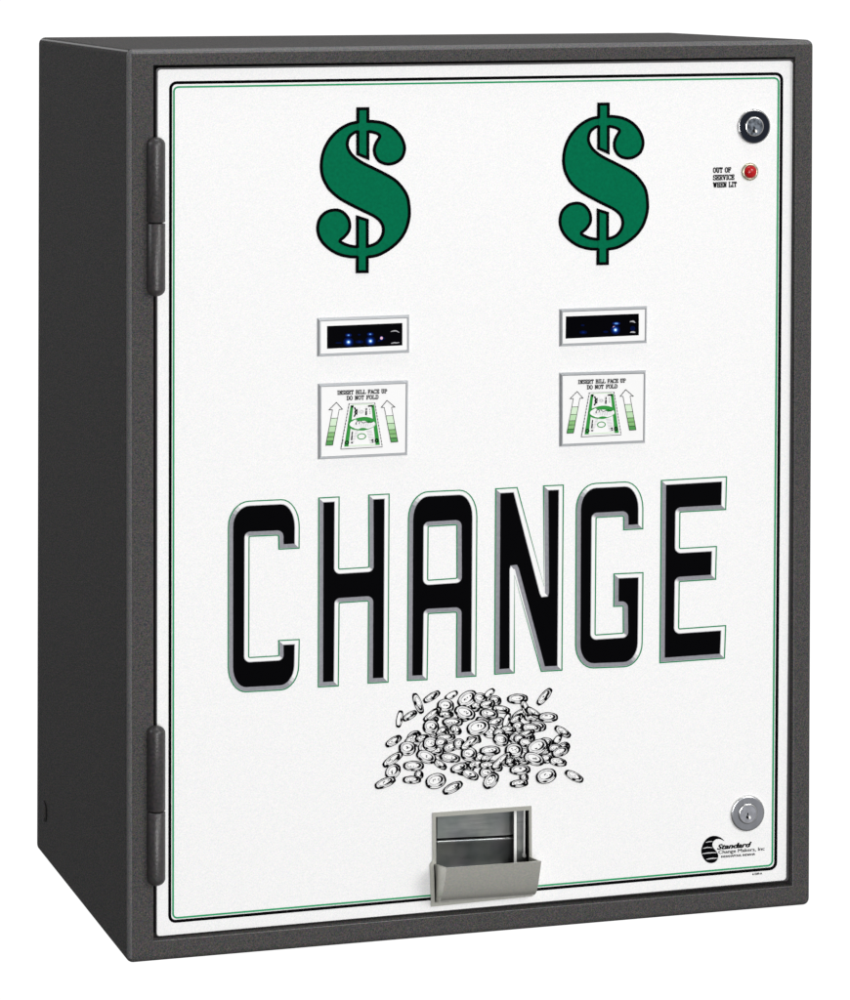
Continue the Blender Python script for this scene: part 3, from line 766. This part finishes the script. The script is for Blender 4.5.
mb.grid(rows, 'steeld'); mb.build('back_plate', tray, 'lower back plate with a rolled top edge')
# right-hand side: bright corner strip, side panel, rim of the panel and the dark slot beside the frame
ys = DOOR+0.007
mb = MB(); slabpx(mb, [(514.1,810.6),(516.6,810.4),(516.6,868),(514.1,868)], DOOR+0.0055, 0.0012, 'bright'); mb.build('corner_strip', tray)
mb = MB(); slabpx(mb, [(516.9,811.0),(523.6,810.5),(523.6,857),(529.6,858.5),(529.6,870),(516.9,870)], ys, 0.001, 'steeld')
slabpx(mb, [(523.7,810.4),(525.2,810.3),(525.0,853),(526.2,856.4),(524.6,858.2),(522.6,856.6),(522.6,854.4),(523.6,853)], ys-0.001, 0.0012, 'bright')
mb.build('side_panel', tray)

# the cup
left = [(446.6,868.2,-.022),(445.6,876,-.0198),(444.4,884,-.0172),(443.0,891,-.0140),(441.8,895.6,-.0112),(440.6,899.3,-.0075),(439.3,901.8,-.0030),(438.2,902.6,DOOR-0.0016)]
right = [(541.2,861.2,-.022),(540.4,868.5,-.0198),(539.4,876,-.0172),(538.3,883.6,-.0140),(537.4,888.6,-.0112),(536.2,892.6,-.0075),(534.6,895.0,-.0030),(532.0,895.6,DOOR-0.0016)]
Lf = [U(*q) for q in left]; Rf = [U(*q) for q in right]
# keep every row level from side to side
for a, b in zip(Lf, Rf):
    z = (a.z+b.z)/2; a.z = a.z*0.7+z*0.3; b.z = b.z*0.7+z*0.3
t = 0.0012
mb = MB()
nseg = 6
# front sheet with soft vertical corner at the left
rows = [[a.lerp(b, k/nseg) for k in range(nseg+1)] for a, b in zip(Lf, Rf)]
mb.grid(rows, 'steel')
inn = [[v+Vector((0, t*1.2, t*0.4)) for v in r] for r in rows[:-1]]
inn[0] = [v+Vector((0, t*1.2, 0)) for v in rows[0]]
mb.grid(inn, 'steel'); mb.grid([rows[0], inn[0]], 'steel')
def side(edge, back, sgn):
    bk = [Vector((back.x, back.y, e.z if i else back.z)) for i, e in enumerate(edge)]
    for off in (0, t*sgn):
        A = [e+Vector((off, 0, 0)) for e in edge]; B = [e+Vector((off, 0, 0)) for e in bk]
        for i in range(len(A)-1):
            mb.face([A[i], B[i], B[i+1], A[i+1]], 'steel')
    mb.face([edge[0], bk[0], bk[0]+Vector((t*sgn, 0, 0)), edge[0]+Vector((t*sgn, 0, 0))], 'steel')
side(Lf, U(435.8, 864.3, DOOR-0.0016), 1)
side(Rf, U(530.4, 856.3, DOOR-0.0016), -1)
mb.build('cup', tray)
# dark seam between flange and cup
p = Print(y0=DOOR-0.0015); p.fill([(433.9,864.5),(435.3,863.5),(436.4,901.5),(434.9,902.5)], 'hole', 1); p.build('seam', tray)

# ---------------------------------------------------------------- studio surroundings and lamps
WB, WX, WZ = 0.28, 0.23, 0.14
w = bpy.data.worlds.new('World'); SC.world = w; w.use_nodes = True
nt = w.node_tree; bg = nt.nodes['Background']
tc = nt.nodes.new('ShaderNodeTexCoord'); sp = nt.nodes.new('ShaderNodeSeparateXYZ'); nt.links.new(tc.outputs['Generated'], sp.inputs[0])
def math_node(op, a, b=None, c=None):
    n = nt.nodes.new('ShaderNodeMath'); n.operation = op
    for k, v in enumerate((a, b, c)):
        if v is None: continue
        if isinstance(v, (int, float)): n.inputs[k].default_value = v
        else: nt.links.new(v, n.inputs[k])
    return n.outputs[0]
# dim studio, a little lighter above and to the right; a wide white backdrop behind the machine
dim = math_node('ADD', math_node('MULTIPLY_ADD', sp.outputs['X'], WX, WB), math_node('MULTIPLY', sp.outputs['Z'], WZ))
dt = math_node('ADD', math_node('MULTIPLY', sp.outputs['X'], 0.22), math_node('MULTIPLY', sp.outputs['Y'], 0.975))
mr = nt.nodes.new('ShaderNodeMapRange'); mr.interpolation_type = 'SMOOTHSTEP'
mr.inputs['From Min'].default_value = 0.66; mr.inputs['From Max'].default_value = 0.82
nt.links.new(dt, mr.inputs['Value'])
mx = nt.nodes.new('ShaderNodeMix'); mx.data_type = 'FLOAT'
nt.links.new(mr.outputs[0], mx.inputs[0]); nt.links.new(dim, mx.inputs[2]); mx.inputs[3].default_value = 1.06
bg.inputs['Color'].default_value = (1, 1, 1, 1)
nt.links.new(mx.outputs[0], bg.inputs['Strength'])

def area_lamp(name, loc, target, size, energy, col=(1, 1, 1)):
    l = bpy.data.lights.new(name, 'AREA'); l.shape = 'SQUARE'; l.size = size; l.energy = energy; l.color = col
    o = bpy.data.objects.new(name, l); COL.objects.link(o); o.location = loc
    o.rotation_euler = (Vector(target)-Vector(loc)).to_track_quat('-Z', 'Y').to_euler()
    return o
area_lamp('key_softbox', (2.6, -4.6, 2.5), (0.25, 0, 0.3), 1.8, 119, (1.0, 0.99, 0.975))
area_lamp('front_softbox', (-0.15, -4.2, 0.35), (0.2, 0, 0.3), 1.2, 87)
area_lamp('side_strip', (-1.1, 0.12, 0.95), (0.0, 0.10, 0.38), 0.4, 3, (0.93, 0.97, 1.0))
area_lamp('top_softbox', (0.3, -0.2, 2.6), (0.25, 0.1, 0.4), 0.9, 14)

SC.render.engine = 'CYCLES'
SC.view_settings.view_transform = 'Standard'; SC.view_settings.look = 'None'
SC.view_settings.exposure = 0; SC.view_settings.gamma = 1
